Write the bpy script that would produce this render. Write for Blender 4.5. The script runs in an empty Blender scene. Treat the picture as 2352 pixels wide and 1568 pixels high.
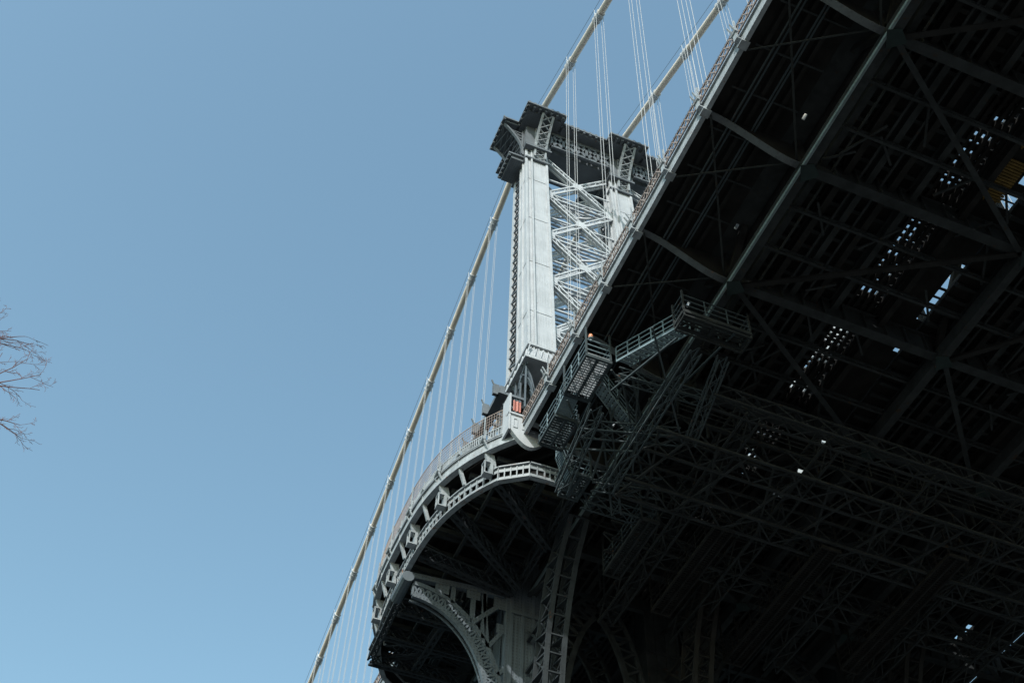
import bpy, math, random
from mathutils import Vector as V, Matrix
random.seed(7)
sc=bpy.context.scene
COL=sc.collection
# ---------------------------------------------------------------- materials
def mat(name,col,rough=.6,var=.25,scale=1.2,rust=0.0,rivet=0.0,metal=0.0,streak=0.0,rustcol=(.16,.06,.03),spec=.5):
    m=bpy.data.materials.new(name); m.use_nodes=True
    nt=m.node_tree; N=nt.nodes; L=nt.links
    b=N['Principled BSDF']; b.inputs['Roughness'].default_value=rough; b.inputs['Metallic'].default_value=metal
    b.inputs['Specular IOR Level'].default_value=spec
    tc=N.new('ShaderNodeTexCoord')
    n1=N.new('ShaderNodeTexNoise'); n1.inputs['Scale'].default_value=scale; n1.inputs['Detail'].default_value=8; n1.inputs['Roughness'].default_value=.65
    L.new(tc.outputs['Object'],n1.inputs['Vector'])
    r=N.new('ShaderNodeValToRGB')
    r.color_ramp.elements[0].position=.3; r.color_ramp.elements[1].position=.72
    r.color_ramp.elements[0].color=tuple(c*(1-var) for c in col)+(1,)
    r.color_ramp.elements[1].color=tuple(min(1,c*(1+var*.6)) for c in col)+(1,)
    L.new(n1.outputs['Fac'],r.inputs['Fac']); out=r.outputs['Color']
    if streak>0:
        mp=N.new('ShaderNodeMapping'); mp.inputs['Scale'].default_value=(5,5,.35)
        L.new(tc.outputs['Object'],mp.inputs['Vector'])
        n=N.new('ShaderNodeTexNoise'); n.inputs['Scale'].default_value=1.0; n.inputs['Detail'].default_value=5
        L.new(mp.outputs[0],n.inputs['Vector'])
        rr=N.new('ShaderNodeMapRange'); rr.inputs[1].default_value=.5; rr.inputs[2].default_value=.75; rr.inputs[4].default_value=streak
        L.new(n.outputs['Fac'],rr.inputs[0])
        mx=N.new('ShaderNodeMixRGB'); mx.inputs['Color2'].default_value=(col[0]*.3,col[1]*.3,col[2]*.3,1)
        L.new(rr.outputs[0],mx.inputs['Fac']); L.new(out,mx.inputs['Color1']); out=mx.outputs[0]
    if rust>0:
        n=N.new('ShaderNodeTexNoise'); n.inputs['Scale'].default_value=2.3; n.inputs['Detail'].default_value=10; n.inputs['Roughness'].default_value=.7
        L.new(tc.outputs['Object'],n.inputs['Vector'])
        rr=N.new('ShaderNodeMapRange'); rr.inputs[1].default_value=.66-rust*.3; rr.inputs[2].default_value=.74-rust*.3
        L.new(n.outputs['Fac'],rr.inputs[0])
        mx=N.new('ShaderNodeMixRGB'); mx.inputs['Color2'].default_value=rustcol+(1,)
        L.new(rr.outputs[0],mx.inputs['Fac']); L.new(out,mx.inputs['Color1']); out=mx.outputs[0]
    if rivet>0:
        vo=N.new('ShaderNodeTexVoronoi'); vo.inputs['Scale'].default_value=5; vo.inputs['Randomness'].default_value=.15
        L.new(tc.outputs['Object'],vo.inputs['Vector'])
        rr=N.new('ShaderNodeMapRange'); rr.inputs[1].default_value=.22; rr.inputs[2].default_value=.34; rr.inputs[3].default_value=rivet; rr.inputs[4].default_value=0
        L.new(vo.outputs['Distance'],rr.inputs[0])
        mx=N.new('ShaderNodeMixRGB'); mx.inputs['Color2'].default_value=(col[0]*.45,col[1]*.45,col[2]*.45,1)
        L.new(rr.outputs[0],mx.inputs['Fac']); L.new(out,mx.inputs['Color1']); out=mx.outputs[0]
        bp=N.new('ShaderNodeBump'); bp.inputs['Strength'].default_value=.5; bp.inputs['Distance'].default_value=.03
        L.new(rr.outputs[0],bp.inputs['Height']); L.new(bp.outputs[0],b.inputs['Normal'])
    L.new(out,b.inputs['Base Color'])
    return m
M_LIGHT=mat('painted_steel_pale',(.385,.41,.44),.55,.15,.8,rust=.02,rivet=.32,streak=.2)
M_BRACE=mat('painted_steel_brace',(.44,.47,.505),.55,.2,1.2,rust=.03,streak=.25)
M_MID=mat('painted_steel_grey',(.065,.075,.085),.6,.25,1.0,rust=.06,rivet=.4,streak=.3)
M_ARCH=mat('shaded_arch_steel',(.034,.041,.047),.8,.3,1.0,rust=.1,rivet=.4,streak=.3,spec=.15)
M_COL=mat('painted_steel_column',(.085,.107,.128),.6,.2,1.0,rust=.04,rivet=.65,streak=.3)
M_EDGE=mat('painted_steel_fascia',(.26,.29,.315),.6,.35,2.0,rust=.14,rivet=.3)
M_CHORD=mat('chord_steel',(.13,.175,.185),.6,.3,1.2,rust=.08,rivet=.4)
M_DARK=mat('deep_shade_steel',(.0185,.0185,.0185),.8,.45,1.2,rust=.14,rustcol=(.032,.020,.012),spec=.12)  # near-black base holds the shade under the deck; rust flecks are real
M_CORN=mat('cornice_steel',(.105,.122,.14),.6,.3,1.0,rust=.05,rivet=.4)
M_UNDER=mat('underside_shade_steel',(.028,.032,.034),.8,.45,1.5,rust=.2,rustcol=(.038,.024,.014),spec=.15)  # bridge paint darkened, underside shade put into the colour; rust is real
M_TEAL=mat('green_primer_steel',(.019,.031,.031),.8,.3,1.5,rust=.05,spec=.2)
M_CABLE=mat('wrapped_cable_paint',(.60,.54,.48),.6,.12,1.5,streak=0)
M_ROPE=mat('suspender_rope',(.31,.33,.35),.6,.15,3)
M_WIRE=mat('hand_rope',(.10,.12,.14),.6,.2,3)
M_MESH=mat('rusty_fence_wire',(.27,.22,.20),.7,.3,3,rust=.15)
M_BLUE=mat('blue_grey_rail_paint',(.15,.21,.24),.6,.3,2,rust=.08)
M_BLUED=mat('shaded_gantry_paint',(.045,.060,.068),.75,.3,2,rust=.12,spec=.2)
M_WOOD=mat('yellow_planking',(.17,.11,.025),.8,.45,3)
M_RED=mat('red_orange_panel',(.34,.11,.08),.6,.3,4)
M_BARK=mat('tree_bark',(.14,.062,.055),.85,.35,14)
M_GROUND=mat('dark_paving',(.11,.104,.096),.9,.35,.4)
M_WATER=mat('river_water',(.02,.035,.04),.12,.3,.1)
M_STONE=mat('granite_block',(.28,.27,.25),.85,.25,.8,streak=.3)
M_LAMPO=mat('amber_lens',(.65,.28,.16),.4,.2,8)
M_RUSTY=mat('rusty_ring_steel',(.23,.26,.285),.6,.4,2.0,rust=.30,rustcol=(.15,.075,.045))
# ---------------------------------------------------------------- mesh builder
class MB:
    def __init__(s): s.v=[]; s.f=[]
    def hexa(s,p):
        n=len(s.v); s.v+= [tuple(q) for q in p]
        s.f+=[(n,n+3,n+2,n+1),(n+4,n+5,n+6,n+7),(n,n+1,n+5,n+4),(n+1,n+2,n+6,n+5),(n+2,n+3,n+7,n+6),(n+3,n,n+4,n+7)]
    def box(s,x0,x1,y0,y1,z0,z1):
        s.hexa([(x0,y0,z0),(x1,y0,z0),(x1,y1,z0),(x0,y1,z0),(x0,y0,z1),(x1,y0,z1),(x1,y1,z1),(x0,y1,z1)])
    def beam(s,a,b,w,h=None,up=(0,0,1)):
        a=V(a); b=V(b); h=h or w; d=b-a
        if d.length<1e-5: return
        sd=d.cross(V(up))
        if sd.length<1e-4*d.length or sd.length<1e-6: sd=d.cross(V((1,0,0)))
        if sd.length<1e-6: sd=d.cross(V((0,1,0)))
        sd.normalize(); u=sd.cross(d).normalized()
        sd*=w/2; u*=h/2
        s.hexa([a-sd-u,a+sd-u,a+sd+u,a-sd+u,b-sd-u,b+sd-u,b+sd+u,b-sd+u])
    def tube(s,pts,rs,n=8,cap=True):
        pts=[V(p) for p in pts]
        if not isinstance(rs,(list,tuple)): rs=[rs]*len(pts)
        base=len(s.v); ref=None
        for i,p in enumerate(pts):
            d=(pts[min(i+1,len(pts)-1)]-pts[max(i-1,0)]).normalized()
            if ref is None: ref=V((1,0,0)) if abs(d.x)<.8 else V((0,1,0))
            a=d.cross(ref).normalized(); b=d.cross(a).normalized()
            for k in range(n):
                t=2*math.pi*k/n
                s.v.append(tuple(p+(a*math.cos(t)+b*math.sin(t))*rs[i]))
        for i in range(len(pts)-1):
            for k in range(n):
                k2=(k+1)%n; o=base+i*n
                s.f.append((o+k,o+k2,o+n+k2,o+n+k))
        if cap:
            s.f.append(tuple(base+k for k in range(n))[::-1]); o=base+(len(pts)-1)*n
            s.f.append(tuple(o+k for k in range(n)))
    def poly(s,pts,w,h,up=(0,0,1)):
        for a,b in zip(pts[:-1],pts[1:]): s.beam(a,b,w,h,up)
    def ibeam(s,a,b,w,h,t=.05,up=(0,0,1)):
        a=V(a);b=V(b);d=b-a; sd=d.cross(V(up))
        if sd.length<1e-5: sd=d.cross(V((1,0,0)))
        u=sd.normalized().cross(d.normalized())
        s.beam(a,b,t,h-2*t,up); o=u*(h/2-t/2)
        s.beam(a+o,b+o,w,t,up); s.beam(a-o,b-o,w,t,up)
    def lattice(s,a,b,w,h,c=.12,step=None,up=(0,0,1),lac=.06,sides=4,cross=False):
        a=V(a);b=V(b);d=b-a;Ln=d.length
        sd=d.cross(V(up))
        if sd.length<1e-4*Ln: sd=d.cross(V((1,0,0)))
        sd.normalize();u=sd.cross(d).normalized()
        dn=d.normalized(); step=step or max(w,h)
        n=max(1,int(round(Ln/step)))
        cs=[(-1,-1),(1,-1),(1,1),(-1,1)]
        P=lambda i,j,t: a+dn*(Ln*t)+sd*(cs[i][0]*w/2)+u*(cs[i][1]*h/2)
        for i in range(4): s.beam(P(i,0,0),P(i,0,1),c,c,up)
        for i in range(sides):
            j=(i+1)%4
            for k in range(n):
                t0=k/n;t1=(k+1)/n
                if k%2==0 or cross: s.beam(P(i,0,t0),P(j,0,t1),lac,lac*.5,up)
                if k%2==1 or cross: s.beam(P(j,0,t0),P(i,0,t1),lac,lac*.5,up)
    def obj(s,name,m,parent=None,label=None,cat=None,smooth=False,kind=None,group=None):
        me=bpy.data.meshes.new(name); me.from_pydata(s.v,[],s.f); me.materials.append(m)
        if smooth:
            for p in me.polygons: p.use_smooth=True
        me.update()
        o=bpy.data.objects.new(name,me); COL.objects.link(o)
        if parent:
            o.parent=parent
            w=WL.get(parent.name,V((0,0,0))); o.matrix_parent_inverse=Matrix.Translation(-w)
        WL[o.name]=V((0,0,0))
        if label:o['label']=label
        if cat:o['category']=cat
        if kind:o['kind']=kind
        if group:o['group']=group
        return o
WL={}
def empty(name,loc,parent=None,label=None,cat=None,group=None):
    o=bpy.data.objects.new(name,None); o.empty_display_size=1
    COL.objects.link(o)
    if parent:
        o.parent=parent; w=WL.get(parent.name,V((0,0,0))); o.matrix_parent_inverse=Matrix.Translation(-w)
    o.location=loc; WL[o.name]=V(loc)
    if label:o['label']=label
    if cat:o['category']=cat
    if group:o['group']=group
    return o
def lerp(a,b,t): return a+(b-a)*t

bridge=empty('suspension_bridge',(33.75,51,0),None,'grey-blue steel suspension bridge seen from below, with riveted tower','bridge')
LEGX=[19.2,27.4,40.1,48.3]
TRX=[19.5,30.4,37.1,48.0]
# ================================================================ TOWER
tower=empty('tower',(33.75,51,0),bridge)
def yf(z): return lerp(50.0,47.6,(95-z)/33)
def yb(z): return lerp(51.2,49.8,(95-z)/33)
def yr(z): return lerp(52.9,52.0,(95-z)/33)
ZT,ZB=95.2,63.6
for li,cx in enumerate(LEGX):
    b=MB(); w=.95
    b.hexa([(cx-w,yf(ZB),ZB),(cx+w,yf(ZB),ZB),(cx+w,yb(ZB),ZB),(cx-w,yb(ZB),ZB),(cx-w,yf(ZT),ZT),(cx+w,yf(ZT),ZT),(cx+w,yb(ZT),ZT),(cx-w,yb(ZT),ZT)])
    for xo in (-w-.02,w+.02):
        b.beam((cx+xo,yf(ZB)-.05,ZB),(cx+xo,yf(ZT)-.05,ZT),.2,.16,up=(0,1,0))
        b.beam((cx+xo,yb(ZB),ZB),(cx+xo,yb(ZT),ZT),.12,.2,up=(0,1,0))
    b.beam((cx-.5,yf(ZB)-.08,ZB),(cx-.5,yf(ZT)-.08,ZT),.14,.26,up=(0,1,0))
    for tt in (.5,):
        b.beam((cx-w-.05,lerp(yf(ZB),yb(ZB),tt),ZB),(cx-w-.05,lerp(yf(ZT),yb(ZT),tt),ZT),.14,.1,up=(0,1,0))
    z=ZB+5
    while z<ZT:
        b.box(cx-w-.03,cx+w+.03,yf(z)-.035,yb(z)+.02,z-.035,z+.035); z+=6.9
    b.hexa([(cx-w,yr(ZB)-.5,ZB),(cx+w,yr(ZB)-.5,ZB),(cx+w,yr(ZB),ZB),(cx-w,yr(ZB),ZB),(cx-w,yr(ZT)-.45,ZT),(cx+w,yr(ZT)-.45,ZT),(cx+w,yr(ZT),ZT),(cx-w,yr(ZT),ZT)])
    leg=b.obj('leg',M_LIGHT,tower)
    b=MB()
    b.hexa([(cx-.55,yb(ZB)+.02,ZB),(cx+.55,yb(ZB)+.02,ZB),(cx+.55,yr(ZB)-.52,ZB),(cx-.55,yr(ZB)-.52,ZB),(cx-.55,yb(ZT)+.02,ZT),(cx+.55,yb(ZT)+.02,ZT),(cx+.55,yr(ZT)-.47,ZT),(cx-.55,yr(ZT)-.47,ZT)])
    b.obj('shade_backing',M_DARK,leg)  # dark box added behind the lacing so the leg interior looks shaded
    for sx in (-1,1):
        b=MB()
        X=cx+sx*(w-.06); z=ZB
        while z<ZT-1.2:
            z2=z+1.15
            b.beam((X,yb(z),z),(X,yr(z2)-.4,z2),.1,.12,up=(1,0,0))
            b.beam((X,yr(z)-.4,z),(X,yb(z),z),.08,.1,up=(1,0,0))
            z=z2
        b.obj('lacing',M_CORN,leg)
    b=MB()
    def frus(x0,x1,y0,y1,z0,X0,X1,Y0,Y1,z1):
        b.hexa([(x0,y0,z0),(x1,y0,z0),(x1,y1,z0),(x0,y1,z0),(X0,Y0,z1),(X1,Y0,z1),(X1,Y1,z1),(X0,Y1,z1)])
    frus(cx-1.35,cx+1.35,46.9,52.4,61.6,cx-1.05,cx+1.05,47.45,52.2,63.6)
    b.box(cx-1.6,cx+1.6,46.6,52.7,61.35,61.6)
    b.box(cx-1.2,cx+1.2,47.25,52.35,63.6,63.8)
    for k in range(7):
        x=cx-1.3+.43*k; b.beam((x,46.8,61.7),(cx+(x-cx)*.8,47.38,63.55),.06,.06)
        if k<6: b.beam((x,46.82,61.7),(x+.4,47.38,63.5),.05,.05)
    for k in range(8):
        y=47+.7*k; b.beam((cx-1.4,y,61.7),(cx-1.1,y,63.5),.07,.07)
        b.beam((cx-1.4,y,61.7),(cx-1.1,min(52.2,y+.7),63.5),.06,.05)
    b.obj('pedestal',M_LIGHT,leg)
    b=MB(); b.box(cx-.8,cx+.8,48.9,51.8,46,61.3); b.box(cx-1.5,cx+1.5,47.2,52.4,56.8,57.0); b.obj('inner_shaft',M_UNDER,leg)
    b=MB()
    for yy in (47.4,49.4,52.2):
        for s_ in (-1,1):
            for rr in (1.0,.7,.4):
                pts=[]
                for k in range(11):
                    t=k/10*math.pi/2
                    pts.append((cx+s_*(.55+1.0*rr*(1-math.cos(t))),yy,57.2+(4.0*rr+.1)*math.sin(t)))
                b.poly(pts,.12,.22,up=(0,1,0))
    for s_ in (-1,1):
        for rr in (0,.6,1.2):
            pts=[]
            for k in range(9):
                t=k/8*math.pi/2
                pts.append((cx+s_*1.3,49.4-(2.4-rr)*(1-math.cos(t)),55.5-rr+5.7*math.sin(t)))
            b.poly(pts,.16,.14,up=(1,0,0))
        for k in range(6): b.beam((cx+s_*1.3,47.2+.9*k,57),(cx+s_*1.3,47.2+.9*k,61.3),.1)
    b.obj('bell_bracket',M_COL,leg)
    b=MB()
    b.box(cx-.95,cx+.95,49.0,52.0,0,46)
    for x in (-.97,-.3,.3,.97): b.box(cx+x-.09,cx+x+.09,48.92,48.995,0,46)
    for z in range(2,46,5): b.box(cx-1.0,cx+1.0,48.88,48.915,z,z+.15)
    for y in (49.1,50.5,51.9): b.box(cx-1.02,cx-.955,y-.1,y+.1,0,46)
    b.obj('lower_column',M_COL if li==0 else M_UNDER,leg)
    b=MB()
    inn=[(42.0,43.5),(43.4,41.8),(44.3,40),(44.95,38),(45.3,36),(45.5,34),(45.5,31)]
    out=[(43.8,43.5),(44.9,42.2),(45.7,40.4),(46.3,38.4),(46.7,36.2),(46.9,34),(46.9,31)]
    for xo in (-.45,.45):
        b.poly([(cx+xo,y,z) for y,z in inn],.1,.26,up=(1,0,0)); b.poly([(cx+xo,y,z) for y,z in out],.1,.26,up=(1,0,0))
    for i in range(len(inn)-1):
        for t in (0,.5):
            t2=t+.5
            a=(lerp(inn[i][0],inn[i+1][0],t),lerp(inn[i][1],inn[i+1][1],t)); c=(lerp(out[i][0],out[i+1][0],t),lerp(out[i][1],out[i+1][1],t))
            a2=(lerp(inn[i][0],inn[i+1][0],t2),lerp(inn[i][1],inn[i+1][1],t2)); c2=(lerp(out[i][0],out[i+1][0],t2),lerp(out[i][1],out[i+1][1],t2))
            for xo in (-.45,.45):
                b.beam((cx+xo,)+a,(cx+xo,)+c,.08,.34 if t==0 else .12,up=(1,0,0))
                b.beam((cx+xo,)+a,(cx+xo,)+c2,.07,.09,up=(1,0,0)); b.beam((cx+xo,)+c,(cx+xo,)+a2,.06,.09,up=(1,0,0))
            b.beam((cx-.45,)+a,(cx+.45,)+a,.1,.08)
    for y,z in out[2:]: b.beam((cx,y,z),(cx,48.9,z),.2,.16)
    b.beam((cx,46.9,34),(cx,48.9,37),.16,.12); b.beam((cx,46.3,38.4),(cx,48.9,41),.16,.12); b.beam((cx,44.9,42.2),(cx,48.9,43.5),.2,.16)
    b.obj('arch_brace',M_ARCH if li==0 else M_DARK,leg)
    # cap
    b=MB()
    b.box(cx-1.2,cx+1.2,49.5,53.1,95.2,98.2)
    b.box(cx-1.7,cx+1.7,48.0,54.8,98.2,98.42)
    b.box(cx-1.95,cx+1.95,47.3,55.4,98.42,98.6)
    b.box(cx-1.5,cx+1.5,49,54.0,98.6,99.6)
    b.box(cx-1.25,cx+1.25,49.3,53.4,94.55,94.8)
    b.box(cx-1.1,cx+1.1,49.6,53.1,92.9,93.1)
    pts=[(cx,49.4,99.9),(cx,50,101.2),(cx,51.3,101.8),(cx,52.8,101.2),(cx,53.8,99.9)]
    b.poly(pts,1.5,1.0)
    for k in range(7):
        x=cx-1.75+.56*k; b.box(x-.1,x+.1,47.5,47.98,98.2,98.41)
        b.box(x-.12,x+.12,47.34,47.5,98.6,98.8)
    for k in range(11):
        y=47.7+.7*k
        for s_ in (-1,1):
            xx=cx+s_*1.82; b.box(xx-.1,xx+.1,y-.1,y+.1,98.2,98.41)
    b.obj('capital',M_CORN,leg)
    b=MB()
    bc=cx+.25
    for xo in (-.5,.5):
        outer=[];inner=[]
        for k in range(9):
            t=k/8
            outer.append((bc+xo,lerp(49.75,47.75,t**2.2),lerp(93.0,98.2,t)))
            inner.append((bc+xo,49.55-.1*t,lerp(93.4,98.1,t)))
        b.poly(outer,.16,.22,up=(1,0,0)); b.poly(inner,.14,.16,up=(1,0,0))
        for k in range(2,8):
            b.beam(outer[k],inner[k],.08,.08); b.beam(outer[k],inner[k-1],.08,.08)
    for k in range(8):
        t=k/8;t2=(k+1)/8
        p=(bc-.5,lerp(49.7,47.7,t**2.2),lerp(93.0,98.2,t)); q=(bc+.5,lerp(49.7,47.7,t2**2.2),lerp(93.0,98.2,t2))
        p2=(bc+.5,p[1],p[2]); q2=(bc-.5,q[1],q[2])
        b.beam(p,q,.1,.06); b.beam(p2,q2,.1,.06)
    b.obj('curved_bracket',M_EDGE,leg)
for sx in (-1,1):
    b=MB()
    cx=LEGX[0] if sx<0 else LEGX[3]
    xo=cx+sx*3.4; x_in=cx+sx*1.96
    b.box(min(xo,x_in),max(xo,x_in),49.55,53.25,98.4,98.58)
    b.box(min(xo-sx*.25,x_in),max(xo-sx*.25,x_in),49.8,53.0,98.15,98.39)
    xo2=cx+sx*2.5; x2=cx+sx*.96
    b.box(min(xo2,x2),max(xo2,x2),50.1,52.95,93.4,93.6)
    b.box(min(xo2-sx*.3,x2),max(xo2-sx*.3,x2),50.3,52.8,93.0,93.39)
    for k in range(6):
        y=49.7+.66*k; xx=xo-sx*.12; b.box(xx-.1,xx+.1,y-.1,y+.1,98.2,98.39)
        xx=xo2-sx*.12; b.box(xx-.09,xx+.09,50.2+.5*k,50.36+.5*k,93.2,93.39)
        b.box(xo-sx*.06-.06,xo-sx*.06+.06,y-.12,y+.12,98.58,98.78)
    for yy in (50.1,52.7):
        o=[];i_=[]
        for k in range(9):
            t=k/8; o.append((cx+sx*lerp(1.2,3.1,t**2.2),yy,lerp(93.7,98.1,t))); i_.append((cx+sx*1.32,yy,lerp(93.9,98,t)))
        b.poly(o,.2,.24,up=(0,1,0)); b.poly(i_,.16,.16,up=(0,1,0))
        for k in range(2,8): b.beam(o[k],i_[k],.09); b.beam(o[k],i_[k-1],.09)
    o=[(cx+sx*lerp(1.2,3.1,(k/8)**2.2),50.1,lerp(93.7,98.1,k/8)) for k in range(9)]
    for k in range(8):
        b.beam(o[k],(o[k+1][0],52.7,o[k+1][2]),.1,.06); b.beam((o[k][0],52.7,o[k][2]),o[k+1],.1,.06)
    b.obj('end_cornice',M_CORN,tower)
for a,c in zip(LEGX[:-1],LEGX[1:]):
    x0=a+1.22;x1=c-1.22
    b=MB()
    b.box(x0,x1,49.2,49.45,97.6,98.15); b.box(x0,x1,49.2,49.45,95.6,95.9)
    b.box(x0,x1,52.6,52.9,97.6,98.1); b.box(x0,x1,52.6,52.9,95.6,95.9)
    b.box(a+1.96,c-1.96,48.4,53.4,98.16,98.36); b.box(a+1.96,c-1.96,48.1,53.7,98.36,98.58)
    b.box(x0,x1,49.9,52.5,95.7,95.8); b.box(x0,x1,49.9,50.0,95.8,98.1)
    n=max(4,int((x1-x0)/1.0)); st=(x1-x0)/n
    for k in range(n):
        X0=x0+k*st
        for yy in (49.25,52.8):
            b.beam((X0,yy,95.8),(X0+st,yy,97.7),.34,.1,up=(0,1,0)); b.beam((X0+st,yy,95.8),(X0,yy,97.7),.34,.1,up=(0,1,0))
            b.beam((X0,yy,95.8),(X0,yy,97.7),.25,.1,up=(0,1,0))
    x=a+2.2
    while x<c-2: b.box(x-.1,x+.1,48.15,48.38,98.16,98.34); b.box(x-.1,x+.1,48.12,48.24,98.58,98.76); x+=.6
    b.obj('portal_strut',M_CORN,tower)
    b=MB()
    lv=[95.0,88.2,81.2,74.2,67.2,60.4]
    xa=a+.97; xc=c-.97
    def member(A,B,wd):
        A=V(A);B=V(B); d=(B-A).normalized(); pr=V((-d.z,0,d.x))*wd/2
        for sy in (-.18,.18):
            for sp in (-1,1):
                b.beam(A+pr*sp+V((0,sy,0)),B+pr*sp+V((0,sy,0)),.13,.16,up=(0,1,0))
        L_=(B-A).length; n=int(L_/.75)
        for k in range(n):
            p=A.lerp(B,k/n);q=A.lerp(B,(k+1)/n); s_=1 if k%2 else -1
            b.beam(p+pr*s_+V((0,-.19,0)),q-pr*s_+V((0,-.19,0)),.07,.04,up=(0,1,0))
    for zt,zb in zip(lv[:-1],lv[1:]):
        for fn,off in ((yf,.5),(yr,-.3)):
            for (p,q) in (((xa,zt),(xc,zb)),((xc,zt),(xa,zb))):
                member((p[0],fn(p[1])+off,p[1]),(q[0],fn(q[1])+off,q[1]),.44); off+=.05
            member((xa,fn(zb)+off-.02,zb),(xc,fn(zb)+off-.02,zb),.55)
            zm=(zt+zb)/2
            b.beam((xa,fn(zm)+off,zm),((xa+xc)/2,fn(zm)+off,zm),.14,.14); b.beam((xc,fn(zm)+off,zm),((xa+xc)/2,fn(zm)+off,zm),.14,.14)
        b.beam((xa,yf(zb)+.6,zb),(xc,yr(zb)-.4,zb),.16,.16); b.beam((xc,yf(zb)+.6,zb+.02),(xa,yr(zb)-.4,zb+.02),.16,.16)
        mx=(xa+xc)/2; zm=(zt+zb)/2
        b.box(mx-.45,mx+.45,yf(zm)+.24,yf(zm)+.3,zm-.35,zm+.35)
        for xx in (xa+.3,xc-.3): b.box(xx-.34,xx+.34,yf(zb)+.24,yf(zb)+.3,zb-.5,zb+.5)
    b.obj('cross_brace',M_BRACE,tower)
    b=MB()
    for yy in (48.8,51.9):
        for s_,ox in ((1,a+1.0),(-1,c-1.0)):
            o=[];i_=[]
            R=min(3.4,(c-a)/2-1.2)
            for k in range(13):
                t=k/12*math.pi/2
                o.append((ox+s_*(R*(1-math.cos(t))),yy,34+10.5*math.sin(t)))
                i_.append((ox+s_*(.9+(R)*(1-math.cos(t))),yy,34+9.6*math.sin(t)))
            b.poly(o,.18,.2,up=(0,1,0)); b.poly(i_,.3,.2,up=(0,1,0))
            for k in range(13):
                b.beam(o[k],i_[k],.14,.16,up=(0,1,0))
                if k<12: b.beam(o[k],i_[k+1],.1,.08,up=(0,1,0))
    b.box(a+1.05,c-1.05,48.8,49.1,44.7,46); b.box(a+1.05,c-1.05,51.6,51.9,44.7,46)
    b.obj('portal_arch',M_UNDER,tower)
def outboard(sx):
    cx=LEGX[0] if sx<0 else LEGX[3]
    b=MB()
    yy=49.15
    o=[];i_=[]
    for k in range(19):
        t=k/18*math.pi/2
        o.append((cx+sx*(6.6-5.35*math.sin(t)),yy,35.6+6.7*math.cos(t)))
        i_.append((cx+sx*(6.6-4.55*math.sin(t)),yy,35.6+5.9*math.cos(t)))
    b.poly(o,.26,.2,up=(0,1,0)); b.poly(i_,.28,.22,up=(0,1,0))
    b.poly([(x,yy+.5,z) for x,y,z in o],.1,.12,up=(0,1,0)); b.poly([(x,yy+.5,z) for x,y,z in i_],.1,.12,up=(0,1,0))
    for k in range(19):
        b.beam(o[k],i_[k],.12,.12,up=(0,1,0))
        if k<18: b.beam(o[k],i_[k+1],.1,.08,up=(0,1,0)); b.beam(o[k+1],i_[k],.1,.07,up=(0,1,0))
    b.beam((cx+sx*1.0,yy,43.2),(cx+sx*7.1,yy,42.7),.3,.35); b.beam((cx+sx*1.15,yy,34),(cx+sx*1.15,yy,43),.25,.35,up=(0,1,0))
    for k in (5,8,10):
        X=o[k][0]; b.beam(o[k],(X,yy,43.0),.24,.2,up=(0,1,0))
    b.beam(o[8],(cx+sx*1.1,yy,43.0),.26,.22,up=(0,1,0)); b.beam(o[11],(cx+sx*1.1,yy,41.2),.22,.2,up=(0,1,0))
    b.beam(o[11],(cx+sx*2.6,yy,43.0),.22,.2,up=(0,1,0))
    b.beam(o[14],(cx+sx*1.1,yy,38.6),.22,.2,up=(0,1,0))
    for (X,Zz,r_) in ((cx+sx*1.5,42.6,.5),(cx+sx*3.2,42.7,.4),(cx+sx*5.0,42.5,.4),(cx+sx*1.4,40.9,.38)):
        b.box(X-r_,X+r_,yy-.12,yy-.105,Zz-r_,Zz+r_*.6)
    b.tube([(cx+sx*7.0,48.9,42.5),(cx+sx*7.0,51,42.5)],.34,12)
    b.obj('arched_bracket',M_COL,tower)
    b=MB()
    for (Y,Zz) in ((51.8,42.6),(54.6,43.0),(57.2,43.0)):
        b.lattice((cx+sx*1.0,Y,Zz),(cx+sx*6.6,Y,Zz),.3,.8,.12,.8,lac=.1,cross=True)
    b.lattice((cx+sx*6.9,49.2,42.8),(cx+sx*6.6,57,43.0),.3,.7,.1,.7,lac=.08,cross=True)
    b.lattice((cx+sx*3.9,49.2,42.4),(cx+sx*3.9,57,43.0),.3,.6,.1,.7,lac=.08,cross=True)
    b.obj('back_lattice',M_ARCH,tower)
outboard(-1); outboard(1)
b=MB(); b.box(15.5,52,45.0,55.5,-3,4.2); b.box(14.8,52.7,44.6,56.2,-3,1.5)
for z in (2.2,3.0,3.7): b.box(15.45,52.05,44.95,55.55,z,z+.06)
b.obj('stone_pier',M_STONE,tower)

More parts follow.
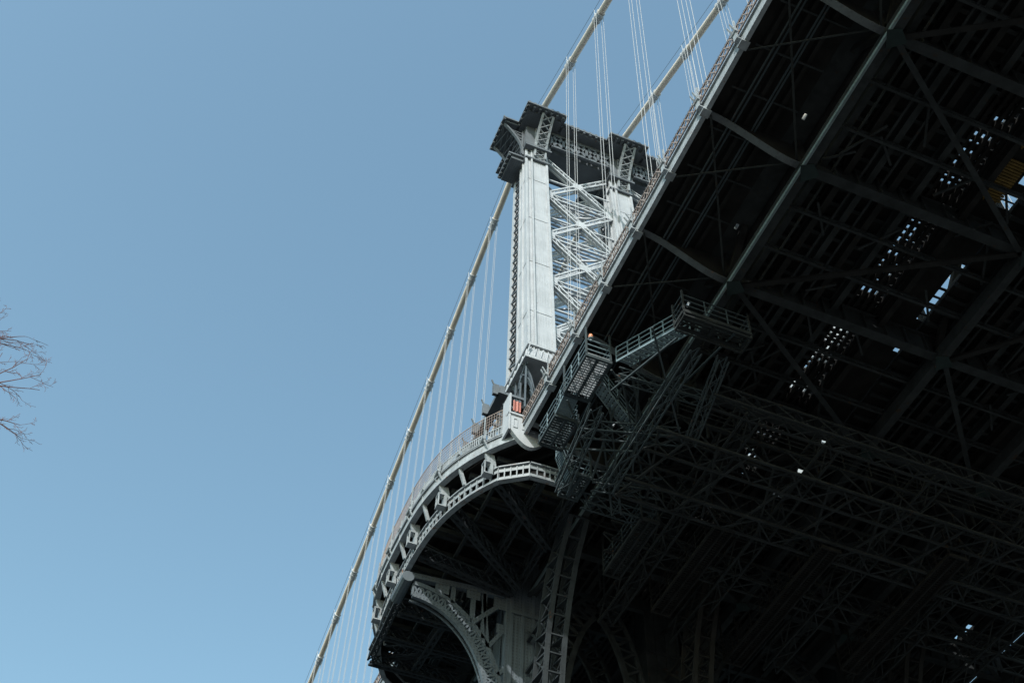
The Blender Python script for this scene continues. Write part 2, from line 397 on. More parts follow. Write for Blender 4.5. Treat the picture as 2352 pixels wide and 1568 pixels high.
# ================================================================ CABLES
def cz(y):
    if y<51.3: d=51.3-y; return 101.8-.44*d+.001*d*d
    d=y-51.3; return 101.8-.33*d+.0004*d*d
clampY=[42.2-5.8*k for k in range(0,14)]+[60.9+5.8*k for k in range(0,18)]
DECKZ=50.8
for ci,cx in enumerate(LEGX):
    b=MB(); ys=[-130+4*i for i in range(45)]+[50,51.3,52.6]+[54+4*i for i in range(52)]
    ys=sorted(ys)
    b.tube([(cx,y,cz(y)) for y in ys],.29,14)
    cable=b.obj('main_cable',M_CABLE,bridge,smooth=True)
    for s_ in (-.38,.38):
        b=MB(); b.tube([(cx+s_,y,cz(y)+1.05) for y in ys],.018,5)
        b.obj('hand_rope',M_WIRE,cable)
    for k,y in enumerate(clampY):
        d=V((0,1,(cz(y+.5)-cz(y-.5)))).normalized(); c=V((cx,y,cz(y)))
        b=MB()
        b.tube([c-d*.5,c+d*.5],.34,12)
        for t in (-.5,.5): b.tube([c+d*(t-.045),c+d*(t+.045)],.39,12)
        b.tube([c-d*.05,c+d*.05],.41,12)
        b.beam(c-d*.45+V((0,0,-.38)),c+d*.45+V((0,0,-.38)),.16,.12)
        for s_ in (-.38,.38): b.beam(c+V((s_*.9,0,.1)),c+V((s_,0,1.1)),.04)
        b.obj('cable_clamp',M_BRACE,cable)
    for k,y in enumerate(clampY):
        if cz(y)<DECKZ+1.5: continue
        b=MB()
        for sx in (-.33,.33):
            for sy in (-.2,.2):
                b.tube([(cx+sx,y+sy,cz(y)),(cx+sx,y+sy,DECKZ)],.019,5)
        b.obj('suspender',M_ROPE,bridge)

# ================================================================ DECK
Y0,Y1=-70,280
FB=[13.1+6.4*k for k in range(-7,12)]
mir=lambda x:67.5-x
for tx in TRX:
    b=MB(); out=tx<20
    hw=.2
    b.box(tx-hw,tx+hw,Y0,Y1,43.62,43.70)
    b.box(tx-.18,tx-.13,Y0,Y1,43.7,44.3); b.box(tx+.13,tx+.18,Y0,Y1,43.7,44.3)
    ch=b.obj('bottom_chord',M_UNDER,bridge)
    if out:
        b=MB(); b.box(tx-hw-.11,tx-hw-.005,Y0,Y1,43.56,43.72); b.obj('chord_flange',M_CHORD,ch)
    b=MB()
    b.box(tx-.3,tx+.3,Y0,Y1,51.0,51.5)
    b.obj('top_chord',M_MID,bridge)
    b=MB()
    for i,y in enumerate(FB):
        b.beam((tx,y,44.3),(tx,y,51),.3,.3)
        if i<len(FB)-1:
            y2=FB[i+1]
            if i%2: b.beam((tx,y,44.3),(tx,y2,51),.3,.25)
            else: b.beam((tx,y,51),(tx,y2,44.3),.3,.25)
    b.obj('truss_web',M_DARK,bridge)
for i,y in enumerate(FB):
    if 46<y<56: continue
    b=MB()
    b.box(19.75,47.75,y-.22,y+.22,43.9,43.98)
    b.box(19.75,47.75,y-.04,y+.04,43.98,45.3)
    b.box(19.75,47.75,y-.2,y+.2,45.3,45.36)
    for x in [19.9+1.1*k for k in range(26)]:
        b.box(x-.04,x+.04,y-.2,y+.2,43.98,45.3)
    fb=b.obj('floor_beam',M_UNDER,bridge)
    for tx in TRX:
        b=MB()
        b.hexa([(tx-.4,y-.25,43.54),(tx+.1,y-.5,43.54),(tx+.6,y-.1,43.54),(tx,y+.45,43.54),(tx-.4,y-.25,43.6),(tx+.1,y-.5,43.6),(tx+.6,y-.1,43.6),(tx,y+.45,43.6)])
        b.obj('gusset',M_TEAL,fb)
for i in range(len(FB)-1):
    ya,yb_=FB[i],FB[i+1]
    if ya>42: continue
    for (xa,xb) in ((19.7,30.2),(37.3,47.8),(30.7,36.8)):
        b=MB()
        A,B=((xa,ya),(xb,yb_)) if i%2 else ((xb,ya),(xa,yb_))
        b.beam(A+(43.8,),B+(43.8,),.24,.07); b.beam(A+(43.93,),B+(43.93,),.06,.2)
        b.obj('lateral_bracing',M_UNDER if i%2 else M_DARK,bridge)
for i in range(len(FB)-1):
    if not(-12<FB[i]<60): continue
    for t in (.33,.67):
        y=lerp(FB[i],FB[i+1],t)
        if 45<y<56: continue
        b=MB()
        for z in (44.35,44.68): b.box(19.8,47.7,y-.06,y+.06,z,z+.05)
        x=19.9; s_=1
        while x<47: 
            b.beam((x,y,44.4 if s_>0 else 44.68),(x+.55,y,44.68 if s_>0 else 44.4),.05,.05); x+=.55; s_=-s_
        b.obj('cross_frame',M_UNDER,bridge)
xs=[20.5,21.6,22.7,23.8,24.9,27.4,30.9,32.3,33.4,34.5,35.6,36.7]
xs+= [mir(x) for x in xs[:2]+xs[3:6]]
for k,x in enumerate(xs):
    b=MB(); b.ibeam((x,Y0,45.05),(x,Y1,45.05),.3,.6,.05)
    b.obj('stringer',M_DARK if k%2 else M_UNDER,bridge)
for x in (20.9,22.15,23.2,31.6,34,39.5,43.2):
    b=MB(); b.tube([(x,Y0,44.6),(x,Y1,44.6)],.06,6); b.obj('conduit',M_UNDER,bridge)
b=MB()
y=-10
while y<75:
    for (xa,xb) in ((20.0,25.7),(29.7,37.3),(42.2,43.9)):
        if random.random()<.85: b.box(xa,xb,y-.09,y+.09,45.4,45.6)
    y+=.8
for k in range(140):
    x=random.uniform(20.2,47); y=random.uniform(0,62)
    b.beam((x,y,44.5),(x+random.choice((-1.1,1.1)),y+random.uniform(.8,2.4),44.5),.1,.08)
b.obj('deck_tie',M_UNDER,bridge,kind='stuff')
b=MB()
b.box(19.8,25.75,Y0,Y1,45.7,45.95); b.box(29.75,44.0,Y0,Y1,45.71,45.95); b.box(45.3,mir(19.8),Y0,Y1,45.7,45.95)
b.box(27.3,28.05,Y0,Y1,45.7,45.95)
b.box(22.6,26.9,Y0,Y1,53,53.4); b.box(mir(26.9),mir(22.6),Y0,Y1,53,53.4)
b.obj('roadway_slab',M_DARK,bridge)
xa,xb=25.8,27.25
b=MB()
for x in (xa,xa+.36,xa+.72,xa+1.08,xb): b.box(x-.08,x+.08,Y0,Y1,45.55,45.72)
y=-20
while y<70:
    wv=random.choice((.12,.16,.22,.34)); b.box(xa,xb,y,y+wv,45.73,45.85); y+=wv+random.choice((.1,.15,.2,.26))
y=-20
while y<70:
    for x in (xa,xa+.36,xa+.72,xa+1.08):
        if random.random()<.42: b.box(x,x+.36,y,y+random.uniform(.3,1.3),45.86,45.9)
    y+=1.1
for fy in FB: b.box(xa,xb,fy-.7,fy+random.uniform(.6,1.2),45.91,45.95)
b.box(xa,xb,41.5,280,45.96,46.0)
b.obj('track_grating',M_DARK,bridge)
b=MB(); xa,xb=28.1,29.7
gaps=[(9.5,11.8,.5),(15.2,17.4,.5),(18.0,18.7,.8),(19.9,20.2,.5),(21.9,25.4,.36),(27.2,27.5,.3),(33.9,34.2,.5),(36.2,36.5,.4),(38.2,38.7,.7)]
y=Y0
for g0,g1,gw in gaps:
    b.box(xa,xb,y,g0,45.8,45.9); b.box(xa,xb-gw,g0,g1,45.8,45.9)
    q=g0+.3
    while q<g1-.1:
        b.box(xb-gw,xb,q,q+random.uniform(.04,.14),45.8,45.9); q+=random.uniform(.3,1.3)
    y=g1
b.box(xa,xb,y,Y1,45.8,45.9)
b.box(44.05,45.25,Y0,39.6,45.8,45.9);b.box(44.05,44.7,39.6,40.6,45.8,45.9);b.box(44.05,45.25,40.6,43.2,45.8,45.9)
for q in (43.2,43.75,44.3,44.9,45.3): b.box(44.05,45.25,q,q+.12,45.8,45.9)
b.box(44.75,44.85,43.2,45.4,45.8,45.9)
b.box(44.05,45.25,45.4,Y1,45.8,45.9)
b.obj('bay_cover',M_DARK,bridge)
for (ya,yb_) in ((14.4,15.9),(16.4,18.6)):
    b=MB()
    n=int((yb_-ya)/.14)
    for k in range(n): b.box(28.05,28.95,ya+k*.14,ya+k*.14+.1,45.62,45.7)
    for x in (28.2,28.8): b.box(x,x+.06,ya,yb_,45.7,45.76)
    b.obj('plank_walk',M_WOOD,bridge)
YW=39.8
def slabs(flip,Ya,Yb,name='walkway_floor'):
    b=MB(); f=(lambda x:x) if not flip else mir
    def bx(x0,x1,*r): 
        a,c=sorted((f(x0),f(x1))); b.box(a,c,*r)
    bx(15.2,18.8,Ya,Yb,46.05,46.2)
    for x in (15.9,16.9,17.9): bx(x-.09,x+.09,Ya,Yb,45.7,46.04)
    b.obj(name,M_DARK,bridge)
slabs(False,Y0,YW); slabs(False,60.2,Y1); slabs(True,Y0,Y1)
for x in (16.2,16.38,17.2,17.34):
    b=MB(); b.tube([(x,Y0,45.5),(x,YW,45.5)],.045,6); b.obj('utility_pipe',M_BLUED,bridge)
b=MB()
for y in range(-10,39,2): b.box(15.5,18.6,y-.04,y+.04,45.56,45.62)
b.obj('pipe_hanger',M_UNDER,bridge,kind='stuff')
b=MB(); y=-20
b.box(19.25,19.8,Y0,Y1,46.1,46.2)
while y<44:
    ln=random.uniform(2.5,6); b.box(18.8,19.25,y,y+ln,46.1,46.2); y+=ln
    if random.random()<.5: b.box(18.8,19.1,y,y+.3,46.1,46.2); y+=.3
b.box(18.8,19.25,y,Y1,46.1,46.2); b.box(18.8,19.25,Y0,-20,46.1,46.2)
b.box(18.1,20.6,39.5,62,46.22,46.28); b.box(26,43.9,45.6,60,46.02,46.07)
b.obj('gap_plate',M_UNDER,bridge)
def fascia(Ya,Yb):
    b=MB()
    b.box(14.98,15.18,Ya,Yb,45.58,45.64)
    b.box(14.99,15.05,Ya,Yb,45.64,46.2)
    b.box(14.9,15.1,Ya,Yb,46.2,46.27)
    b.obj('fascia_girder',M_EDGE,bridge)
fascia(Y0,YW); fascia(60.2,Y1)
def rail_straight(Ya,Yb):
    b=MB()
    b.box(14.86,14.92,Ya,Yb,46.38,46.44); b.box(14.86,14.92,Ya,Yb,47.05,47.1)
    y=Ya
    while y<Yb-.4:
        b.beam((14.88,y,46.42),(14.88,y+.4,47.05),.045,.03,up=(1,0,0)); b.beam((14.9,y+.4,46.42),(14.9,y,47.05),.045,.03,up=(1,0,0))
        y+=.4
    o=b.obj('walkway_railing',M_MESH,bridge)
    b=MB(); y=Ya
    while y<Yb: 
        b.beam((14.97,y,46.3),(14.97,y,47.6),.014,.014); y+=.2
    for z in [46.6+.22*k for k in range(5)]: b.beam((14.97,Ya,z),(14.97,Yb,z),.014,.014)
    b.obj('fence_mesh',M_MID,o)
rail_straight(-2,YW); rail_straight(60.3,75)
y=16.2-3.3*6
while y<39:
    b=MB()
    b.box(14.7,14.98,y-.13,y+.13,45.75,45.83); b.box(14.7,14.76,y-.12,y+.12,45.83,46.5)
    b.beam((14.72,y-.1,46.4),(14.5,y-.1,46.8),.06); b.beam((14.72,y+.1,46.4),(14.5,y+.1,46.8),.06)
    b.box(14.85,15.25,y-.2,y+.2,45.51,45.57)
    b.tube([(14.7,y-.2,46.3),(14.7,y+.2,46.3)],.08,8)
    b.beam((14.85,y,46.2),(14.85,y,47.7),.06)
    b.obj('edge_bracket',M_EDGE,bridge); y+=3.3
for y in FB:
    if 40<y<60: continue
    for flip in (False,True):
        f=(lambda x:x) if not flip else mir
        pts=[];top=[]
        for k in range(15):
            t=k/14; s_=t*t*(3-2*t)
            pts.append((f(15.1+4.1*t),y,45.62-1.6*s_)); top.append((f(15.1+4.1*t),y,45.68))
        b=MB(); b.poly(pts,.3,.06)
        cb_=b.obj('cantilever_bracket',M_MID,bridge)
        b=MB()
        for p,q,a,c in zip(pts[:-1],pts[1:],top[:-1],top[1:]):
            b.hexa([(p[0],y-.03,p[2]+.035),(q[0],y-.03,q[2]+.035),(q[0],y+.03,q[2]+.035),(p[0],y+.03,p[2]+.035),(a[0],y-.03,a[2]+.04),(c[0],y-.03,c[2]+.04),(c[0],y+.03,c[2]+.04),(a[0],y+.03,a[2]+.04)])
        b.obj('web_plate',M_DARK,cb_)
for i,y in enumerate(FB[:-1]):
    if 33<y<56: continue
    for A,B,r_ in (((15.3,y,45.55),(19.2,FB[i+1],44.4),.08),((15.3,y+3.2,45.5),(19.2,y,44.3),.06)):
        b=MB(); b.beam(A,B,r_); b.obj('sway_rod',M_UNDER,bridge)

# ---- bulge round the tower
def bx_(y,off=0): return 15-3.35*(1-min(1,abs((y-50.2)/10.8))**3)+off
ysb=[39.8+.4*k for k in range(52)]
def path(off,z): return [(bx_(y,off),y,z) for y in ysb]
bul=empty('tower_walkway',(15,50,46),bridge)
b=MB(); 
for y,y2 in zip(ysb[:-1],ysb[1:]):
    x,x2=bx_(y)+.2,bx_(y2)+.2
    b.hexa([(x,y,46.05),(18.15,y,46.05),(18.15,y2,46.05),(x2,y2,46.05),(x,y,46.2),(18.15,y,46.2),(18.15,y2,46.2),(x2,y2,46.2)])
for off in (.8,1.7,2.6,3.4): b.poly(path(off,45.8),.18,.4)
b.obj('floor',M_DARK,bul)
b=MB(); b.poly(path(0,45.6),.08,.6); b.poly(path(.08,45.26),.34,.06); b.poly(path(-.02,46.02),.24,.07)
b.poly(path(0,46.7),.09,.07); b.poly(path(-.12,45.9),.05,.05)
P=path(-.03,46.1)
for i,(p,q) in enumerate(zip(P[:-1],P[1:])):
    for t in (0,.33,.66):
        x=lerp(p[0],q[0],t);y=lerp(p[1],q[1],t); b.beam((x,y,46.06),(x,y,46.7),.05,.05); 
        b.beam((x,y,46.06),(x,y+.13,46.7),.035,.035)
b.obj('fascia',M_EDGE,bul)
b=MB()
for z in [46.9+.22*k for k in range(6)]: b.poly(path(-.02,z),.018,.018)
for i,(p,q) in enumerate(zip(P[:-1],P[1:])):
    for t in (0,.33,.66):
        x=lerp(p[0],q[0],t);y=lerp(p[1],q[1],t); b.beam((x,y,46.75),(x,y,48.0),.016,.016)
b.poly(path(-.02,48.0),.04,.04)
b.obj('fence_mesh',M_MESH,bul)
rz0,rz1=43.2,44.15
ring=[(17.3,40.0),(16.4,40.0),(15.6,40.05)]+[(bx_(y,.55),y) for y in ysb[3:-3]]+[(15.6,60.35),(17.3,60.4)]
b=MB()
R=lambda z,o=0:[(x+o,y,z) for x,y in ring]
b.poly(R(rz1),.3,.07); b.poly(R(rz0),.3,.07); b.poly(R(rz1-.2,-.02),.05,.24); b.poly(R(rz0+.17,-.02),.05,.2)
for (x,y),(x2,y2) in zip(ring[:-1],ring[1:]):
    L_=math.hypot(x2-x,y2-y); n=max(1,int(round(L_/.34)))
    for k in range(n):
        t=k/n; X=lerp(x,x2,t);Y=lerp(y,y2,t); b.beam((X-.02,Y,rz0),(X-.02,Y,rz1),.12,.06,up=(x2-x,y2-y,0))
b.obj('lower_ring_girder',M_RUSTY,bul)
b=MB()
for p,q in zip(R(43.67)[:-1],R(43.67)[1:]): b.beam((p[0]+.17,p[1]+.08,p[2]),(q[0]+.17,q[1]+.08,q[2]),.05,.8)
b.obj('ring_web',M_DARK,bul)
for y in (41.3,44.5,47.9,51.4,54.8,58.2):
    b=MB(); x=bx_(y,.4)
    for dz in (43.7,44.5): b.box(x-.45,x+.05,y-.22,y+.22,dz,dz+.07)
    for dy in (-.21,.16): b.box(x-.44,x-.37,y+dy,y+dy+.05,43.77,44.5)
    b.box(x-.1,x+.05,y-.22,y+.22,43.77,44.5)
    b.beam((x-.05,y,44.45),(x-.3,y,45.3),.16,.24); b.beam((x+.2,y,44.1),(x,y,45.2),.2,.24)
    b.beam((x-.5,y,45.9),(x-.5,y,48.0),.06)
    for dy in (-.25,.25):
        b.beam((x-.25,y+dy,45.3),(x-.55,y+dy,45.9),.08,.1); b.beam((x-.55,y+dy,45.9),(x-.5,y+dy,46.7),.07,.1)
    b.tube([(x-.58,y-.3,46.1),(x-.58,y+.3,46.1)],.1,8); b.tube([(x-.5,y-.25,46.6),(x-.5,y+.25,46.6)],.06,8)
    b.obj('node_bracket',M_EDGE,bul)
for y in (42.9,46.2,49.6,53.1,56.5):
    b=MB(); x=bx_(y,.4)
    b.beam((x,y,44.2),(x-.35,y,45.3),.14,.18); b.beam((x-.45,y,45.3),(x-.45,y,46.9),.07)
    b.tube([(x-.5,y-.2,46.2),(x-.5,y+.2,46.2)],.08,8)
    b.obj('small_bracket',M_EDGE,bul)
b=MB()
for y,yt,Xt in ((41.3,44.6,18.6),(44.3,48.2,18.3),(48.2,48.9,18.2),(53.0,51.5,18.2),(57.5,54,18.4)):
    x=bx_(y,.7)
    b.lattice((x,y,43.7),(Xt,yt,43.4),.3,.7,.13,.6,lac=.1,cross=True)
for y in (41.3,43,44.5,46.2,47.9,49.6,51.4,53.1,54.8,58.2):
    b.beam((bx_(y,.7),y,45.1),(18.4,y,45.1),.25,.35)
b.lattice((16.6,40.2,44.1),(16.6,59.6,44.1),.3,.5,.1,.7,lac=.07)
b.lattice((18.4,40.2,44.0),(18.4,48.8,44.0),.3,.7,.1,.8,lac=.08)
b.beam((14.6,41,44.4),(14.6,59,44.4),.16,.25)
b.obj('radial_bracket',M_ARCH,bul)
b=MB()
for y in (42.1,43.7,45.4,47,48.8,50.5,52.3,54,55.8,57.4):
    b.beam((bx_(y,.75),y,44.6),(18.5,y,44.6),.16,.3)
for k in range(9):
    y=42+2*k; b.beam((bx_(y,.75),y,44.3),(18.3,y+1.6,44.3),.08,.1)
b.obj('floor_joist',M_UNDER,bul)
b=MB()
for k in range(10):
    xa=14.2+1.9*(k/10); xb=14.2+1.9*((k+1)/10)
    zz=lambda u: 45.75-1.0*math.sin(min(1,u)*math.pi*.85)
    b.hexa([(xa,39.5,zz(k/10)),(xb,39.5,zz((k+1)/10)),(xb,39.75,zz((k+1)/10)),(xa,39.75,zz(k/10)),(xa,39.5,46.8),(xb,39.5,46.8),(xb,39.75,46.8),(xa,39.75,46.8)])
b.box(14.1,16.2,39.42,39.8,46.8,46.92)
b.box(14.1,14.2,39.45,40.4,45.6,48.4)
for x in (14.5,15.0,15.5):
    b.box(x-.12,x-.09,39.46,39.49,45.9,46.5); b.box(x+.09,x+.12,39.46,39.49,45.9,46.5); b.box(x-.12,x+.12,39.46,39.49,46.5,46.54); b.box(x-.12,x+.12,39.46,39.49,45.86,45.9)
b.obj('end_plate',M_LIGHT,bul)
b=MB()
b.box(15.9,16.2,46.3,62,56.6,57.2); b.box(15.8,16.4,46.3,62,56.5,56.6)
for y in [46.6+.9*k for k in range(16)]: b.box(16.2,17.6,y-.06,y+.06,56.8,57.0)
for y in (46.6,48.4,50.2,52,55,58): b.box(15.5,15.9,y-.12,y+.12,56.5,57.4); b.beam((15.6,y,57.3),(15.4,y,57.8),.08)
b.obj('service_gallery',M_CORN,bridge)

# ================================================================ THINGS HUNG FROM THE BRIDGE
def railing(b,pts,h=1.1,post=1.0,r=.035,mid=2):
    for p,q in zip(pts[:-1],pts[1:]):
        p=V(p);q=V(q);L_=(q-p).length;n=max(1,int(round(L_/post)))
        for k in range(n+1):
            a=p.lerp(q,k/n); b.beam(a,a+V((0,0,h)),r*1.6,r*1.6)
        for m in range(mid+1):
            o=V((0,0,h*(m+1)/(mid+1))); b.beam(p+o,q+o,r*1.5,r*1.5)
GRP='steel inspection platforms under the deck'
def platform(label,x0,x1,y0,y1,z,matr,frame_drop=0,hang=45.5,barh=.05,fm=None,step=.16,rm=None):
    e=empty('inspection_platform',((x0+x1)/2,(y0+y1)/2,z),None,label,'platform',GRP)
    b=MB(); n=int((y1-y0)/step)
    for k in range(n): b.box(x0,x1,y0+k*step,y0+k*step+.05+(0 if barh>.06 else .04),z,z+barh)
    if barh>.06:
        for x in (x0+.35*k for k in range(int((x1-x0)/.35)+1)): b.box(x-.02,x+.02,y0,y1,z-.003,z+.04)
    b.obj('floor',fm or matr,e)
    b=MB()
    for x in (x0,(x0+x1)/2,x1): b.box(x-.05,x+.05,y0,y1,z-.16,z-.004)
    for y in (y0,y1): b.box(x0-.05,x1+.05,y-.05,y+.05,z-.2,z-.004)
    for x in (x0,x1):
        for y in (y0,y1): b.beam((x,y,z+.05),(x,y,hang),.08,.08)
    if frame_drop:
        zz=z-frame_drop
        for (p,q) in (((x0,y0),(x1,y0)),((x1,y0),(x1,y1)),((x1,y1),(x0,y1)),((x0,y1),(x0,y0))):
            b.beam(p+(zz,),q+(zz,),.07); b.beam(p+(zz,),p+(z,),.06); b.beam(p+(zz,),q+(z,),.05); 
    b.obj('frame',matr,e)
    b=MB(); railing(b,[(x0,y0,z),(x1,y0,z),(x1,y1,z),(x0,y1,z),(x0,y0,z)],r=.028); b.obj('railing',rm or matr,e)
    return e
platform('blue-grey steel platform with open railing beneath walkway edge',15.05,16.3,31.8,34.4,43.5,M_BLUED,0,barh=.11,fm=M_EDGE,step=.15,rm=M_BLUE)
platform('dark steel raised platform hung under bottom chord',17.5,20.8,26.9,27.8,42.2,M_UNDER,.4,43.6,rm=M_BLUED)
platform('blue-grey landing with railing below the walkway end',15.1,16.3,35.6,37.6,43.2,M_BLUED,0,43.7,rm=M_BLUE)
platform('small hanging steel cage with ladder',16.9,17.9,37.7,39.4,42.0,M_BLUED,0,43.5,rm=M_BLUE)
platform('dark catwalk with railings below the deck',21.0,21.9,38.5,43,41.2,M_UNDER,0,43.8,rm=M_BLUED)
platform('dark catwalk with railings below the deck',24.2,25.2,37,44,40.6,M_DARK,0,43.8)
platform('dark catwalk with railings below the deck',29.5,30.5,36,46,40.4,M_DARK,0,43.8)
platform('dark catwalk with railings below the deck',35.5,36.5,34,44,40.4,M_DARK,0,43.8)
tr=empty('inspection_traveller',(20,32,41),None,'dark lattice steel travelling gantry hung across the bridge underside','gantry')
b=MB()
b.lattice((18.8,33.2,41.4),(47,33.2,41.4),1.4,1.4,.12,1.4,lac=.08)
b.lattice((18.8,36.4,41.2),(47,36.4,41.2),1.2,1.4,.12,1.4,lac=.08)
b.lattice((20.5,30.4,41.6),(47,30.4,41.6),.8,.8,.09,1.1,lac=.06)
b.lattice((20.5,41.4,42.2),(47,41.4,42.2),1.0,1.2,.11,1.2,lac=.08)
for x in (22.9,27.2,33.0,38.5,43): b.lattice((x,30.5,41.9),(x,47,41.9),.8,1.1,.1,1.1,lac=.07)
for x in range(19,48,3):
    b.beam((x,32.6,40.8),(x+1.5,37,40.8),.1); b.beam((x,37,40.7),(x+1.5,32.6,40.7),.1)
    b.beam((x,33.2,42.1),(x,33.2,43.6),.1); b.beam((x,36.4,42),(x+1.2,36.4,43.6),.1)
b.obj('truss_frame',M_UNDER,tr)
b=MB()
b.lattice((16.3,33.5,42.0),(16.6,38.4,41.2),.6,.6,.08,.9,lac=.05)
b.lattice((18.8,28.4,41.8),(18.4,37.0,40.8),.55,.55,.07,.9,lac=.05)
b.lattice((17.0,34,42.6),(19.6,38.5,40.9),.45,.45,.07,.7,lac=.05)
b.lattice((20.2,28.4,41.8),(20.8,33,41),.45,.45,.06,.7,lac=.04)
b.lattice((16.2,35,42.0),(20.5,33.3,41.6),.6,.6,.07,.8,lac=.05)
b.lattice((17.8,37.4,41.4),(21,36.4,41.2),.6,.8,.07,.8,lac=.05)
b.lattice((17.2,32,43),(20.4,36.5,42),.5,.5,.07,.7,lac=.05)
b.lattice((16.6,31.8,42.7),(20.8,31.2,42.2),.5,.5,.06,.7,lac=.045)
b.lattice((18.0,39,41.6),(22,39,41.6),.5,.6,.06,.7,lac=.045)
for (p,q) in (((16.6,28.2,42),(20.4,33,40.9)),((15.4,36,42.4),(19,40,42)),((20.1,27.0,42),(20.0,31.5,43.4)),((16.3,31.8,42.9),(20,34.8,43.2)),((17.7,28,41.6),(16.6,32.5,42.3)),((15.2,34.4,43),(18.4,37.5,41.4)),((18.8,30,41.5),(20.6,34,43.4)),((17,30,43.4),(19.3,36,41.2)),((16,37.6,43.1),(18.6,34.5,41)),((17.4,33,43.4),(17.6,37,41)),((19.3,31,43.5),(18.3,35,41.2))): b.beam(p,q,.08)
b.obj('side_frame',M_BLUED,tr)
b=MB()
for (A,Bp) in (((16.5,31.6,43.4),(17.7,28.0,42.3)),((15.1,34.4,43.5),(15.1,35.6,43.2)),((16.3,37.6,43.2),(16.9,37.9,42.0)),((16.3,33.0,43.5),(18.6,34.0,42.2))):
    off=V((.7,0,0)) if abs(Bp[1]-A[1])>1 else V((0,.7,0))
    A=V(A);Bp=V(Bp)
    for (p,q) in ((A,Bp),(A+off,Bp+off)):
        b.beam(p,q,.05,.12)
        railing(b,[p,q],1.0,.8,r=.028)
    n=12
    for k in range(n):
        p=A.lerp(Bp,(k+.5)/n); q=p+off; b.beam(p,q,.16,.04)
b.obj('stair',M_BLUE,tr)
b=MB(); railing(b,[(20,32.4,42.2),(47,32.4,42.2)],1.0,1.5); railing(b,[(22,38,41.9),(47,38,41.9)],1.0,1.5)
b.obj('railing',M_UNDER,tr)
wl=empty('warning_light',(15.3,31.8,44.6),None,'small amber warning light on top of platform railing post','lamp')
b=MB(); b.tube([(15.3,31.8,44.55),(15.3,31.8,44.75)],.05,8); b.tube([(15.3,31.8,44.7),(15.3,31.8,44.74)],.13,10); b.obj('base',M_BLUE,wl)
b=MB(); b.tube([(15.3,31.8,44.75),(15.3,31.8,44.9),(15.3,31.8,45.0),(15.3,31.8,45.05)],[.11,.12,.09,.04],12); b.obj('lens',M_LAMPO,wl,smooth=True)
b=MB(); nn=10
for k in range(nn):
    xa=14.3+.42*k/nn; xb=14.3+.42*(k+1)/nn
    ya=39.38-.04*math.sin(k*1.3); yb2=39.38-.04*math.sin((k+1)*1.3)
    b.hexa([(xa,ya,47.0),(xb,yb2,47.0),(xb,yb2+.02,47.0),(xa,ya+.02,47.0),(xa,ya,47.8),(xb,yb2,47.8),(xb,yb2+.02,47.8),(xa,ya+.02,47.8)])
b.obj('barrier_panel',M_RED,None,'small red-orange barrier panel tied to walkway fence','barrier')

# ================================================================ TREE
tree=empty('bare_tree',(-7.5,14,0),None,'leafless tree with fine reddish-brown twigs','tree')
rnd=random.Random(5)
tb=MB(); cb=MB()
def limb(b,p,q,r0,r1,n=6,wob=.12,seg=6):
    p=V(p);q=V(q);pts=[];rs=[]
    L_=(q-p).length
    for k in range(n+1):
        t=k/n; o=V((rnd.uniform(-1,1),rnd.uniform(-1,1),rnd.uniform(-1,1)))*wob*L_*.3*(1 if 0<k<n else 0)
        pts.append(p.lerp(q,t)+o+V((0,0,-math.sin(t*math.pi)*.05*L_))); rs.append(lerp(r0,r1,t))
    b.tube(pts,rs,seg); return pts,rs
def twigs(p,d,L_,r,depth,bend=.18):
    d=d.normalized(); n=6; pts=[p];cur=V(p);dd=d.copy(); dirs=[dd]
    for k in range(n):
        dd=(dd+V((rnd.uniform(-1,1),rnd.uniform(-.6,.6),rnd.uniform(-1,1)))*bend).normalized()
        cur=cur+dd*(L_/n); pts.append(cur.copy()); dirs.append(dd.copy())
    rs=[lerp(r,max(.0026,r*.35),k/n) for k in range(n+1)]
    cb.tube(pts,rs,5)
    if depth<=0: return
    sg=rnd.choice((-1,1))
    for k in range(1,n+1):
        if rnd.random()<(.72 if depth>2 else .48):
            sg=-sg
            e=dirs[k]
            side=V((-e.z*sg,rnd.uniform(-.4,.4),e.x*sg))
            nd=(e*.85+side*rnd.uniform(.45,.8)).normalized()
            twigs(pts[k],nd,L_*rnd.uniform(.28,.46),rs[k]*.65,depth-1,bend)
limb(tb,(-7.5,14,0),(-7.0,14,7),.24,.17,6,.05,10)
limb(tb,(-7.0,14,7),(-6.2,14,11),.16,.09,6,.08,8)
tb.obj('trunk',M_BARK,tree,smooth=True)
fans=[((-3.8,14,14.4),[((.78,.62),.9),((.55,.85),.95),((.2,.98),.9),((.9,.4),.75)]),
      ((-3.5,14,13.45),[((.8,.62),1.0),((.62,.8),.85),((.97,.22),.9),((.35,.95),.75)]),
      ((-3.25,14,12.8),[((.97,.25),.7),((.85,.55),.6)])]
for s_,br in fans:
    limb(cb,(-6.2,14,11),s_,.05,.016,8,.06,6)
    for (d_,L_) in br: twigs(V(s_),V((d_[0],rnd.uniform(-.25,.25),d_[1])),L_,.012,3)
for k in range(14):
    a=rnd.uniform(1.9,4.4); s_=V((-7.0+rnd.uniform(-.1,.5),14,7+rnd.uniform(0,4)))
    e_=s_+V((math.cos(a)*2.4,math.sin(a)*2.6,rnd.uniform(1.5,3.5)))
    pts,rs=limb(cb,s_,e_,.06,.025,6,.08,6)
    twigs(e_,e_-s_,1.1,.02,3)
cb.obj('crown',M_BARK,tree)
b=MB(); b.tube([(-7.5,14,-1.75),(-7.5,14,.02)],[.34,.24],10); b.obj('root_flare',M_BARK,tree,smooth=True)

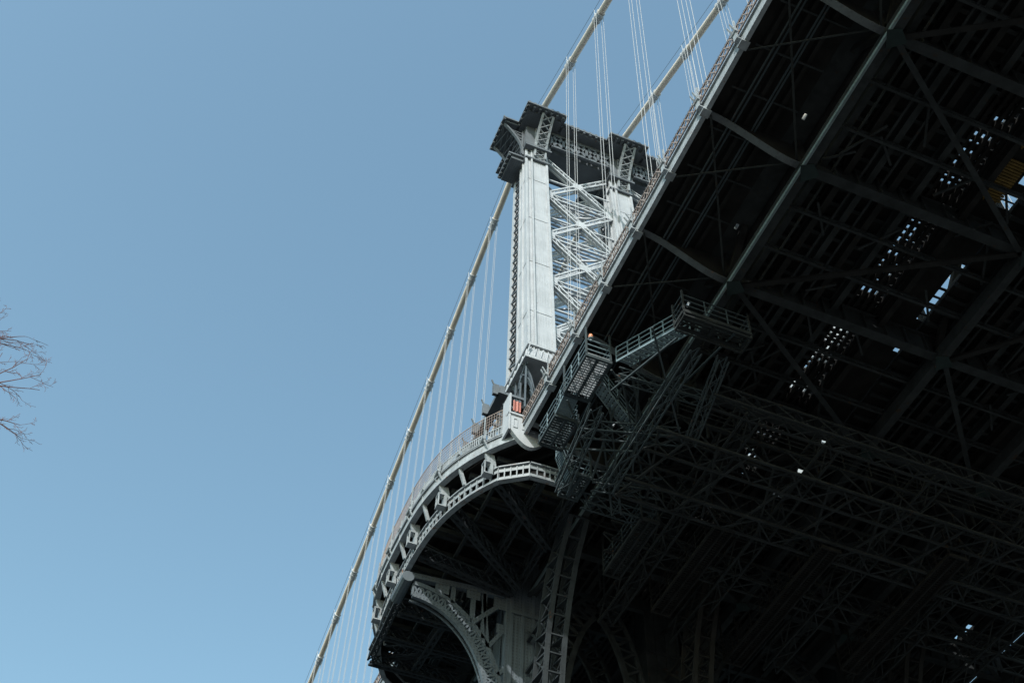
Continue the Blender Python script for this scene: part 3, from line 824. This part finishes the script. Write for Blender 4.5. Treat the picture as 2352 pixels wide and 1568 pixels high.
# ================================================================ GROUND
b=MB(); b.v=[(-3000,-3000,-1.7),(3000,-3000,-1.7),(3000,3000,-1.7),(-3000,3000,-1.7)]; b.f=[(0,1,2,3)]
b.obj('ground',M_GROUND,None,'dark waterfront paving','ground',kind='structure')
b=MB(); b.v=[(-3000,43,-1.696),(3000,43,-1.696),(3000,3000,-1.696),(-3000,3000,-1.696)]; b.f=[(0,1,2,3)]
b.obj('river',M_WATER,None,'wide dark river water','water',kind='structure')
b=MB(); b.box(-300,14.7,42.2,43,-2.7,-1.25); b.box(-300,14.7,42.1,43.1,-1.25,-1.1)
b.obj('seawall',M_STONE,None,'low granite seawall along the waterfront','wall')

# ================================================================ CAMERA
Z=V((110,2180,-2750)).normalized(); B=V((-1750,-3381,-2750)); B=(B-Z*B.dot(Z)).normalized(); T=B.cross(Z)
rot=Matrix(((T.x,T.y,T.z),(B.x,B.y,B.z),(Z.x,Z.y,Z.z)))
cam=bpy.data.cameras.new('camera'); co=bpy.data.objects.new('camera',cam); COL.objects.link(co)
co.matrix_world=rot.to_4x4()
co.location=(0,0,0)
cam.sensor_width=36; cam.lens=2750/2352*36; cam.clip_end=8000; cam.clip_start=.1
sc.camera=co
# ================================================================ LIGHT
sd=V((-.50,-.60,.62)).normalized()
el=math.asin(sd.z); az=math.atan2(sd.x,sd.y)
w=bpy.data.worlds.new('World'); sc.world=w; w.use_nodes=True
nt=w.node_tree; bg=nt.nodes['Background']
sk=nt.nodes.new('ShaderNodeTexSky'); sk.sky_type='NISHITA'; sk.sun_disc=False
sk.sun_elevation=el; sk.sun_rotation=az; sk.air_density=1.2; sk.dust_density=1.3; sk.ozone_density=1.5
vm=nt.nodes.new('ShaderNodeVectorMath'); vm.operation='MULTIPLY'; vm.inputs[1].default_value=(1.68,1.87,1.58)
nt.links.new(sk.outputs[0],vm.inputs[0]); nt.links.new(vm.outputs[0],bg.inputs[0]); bg.inputs[1].default_value=.15
sl=bpy.data.lights.new('sun','SUN'); sl.energy=4.7; sl.angle=math.radians(.5); sl.color=(1,.965,.92)
so=bpy.data.objects.new('sun',sl); COL.objects.link(so); so.rotation_euler=sd.to_track_quat('Z','Y').to_euler()
sc.view_settings.view_transform='Standard'; sc.view_settings.look='None'; sc.view_settings.exposure=0
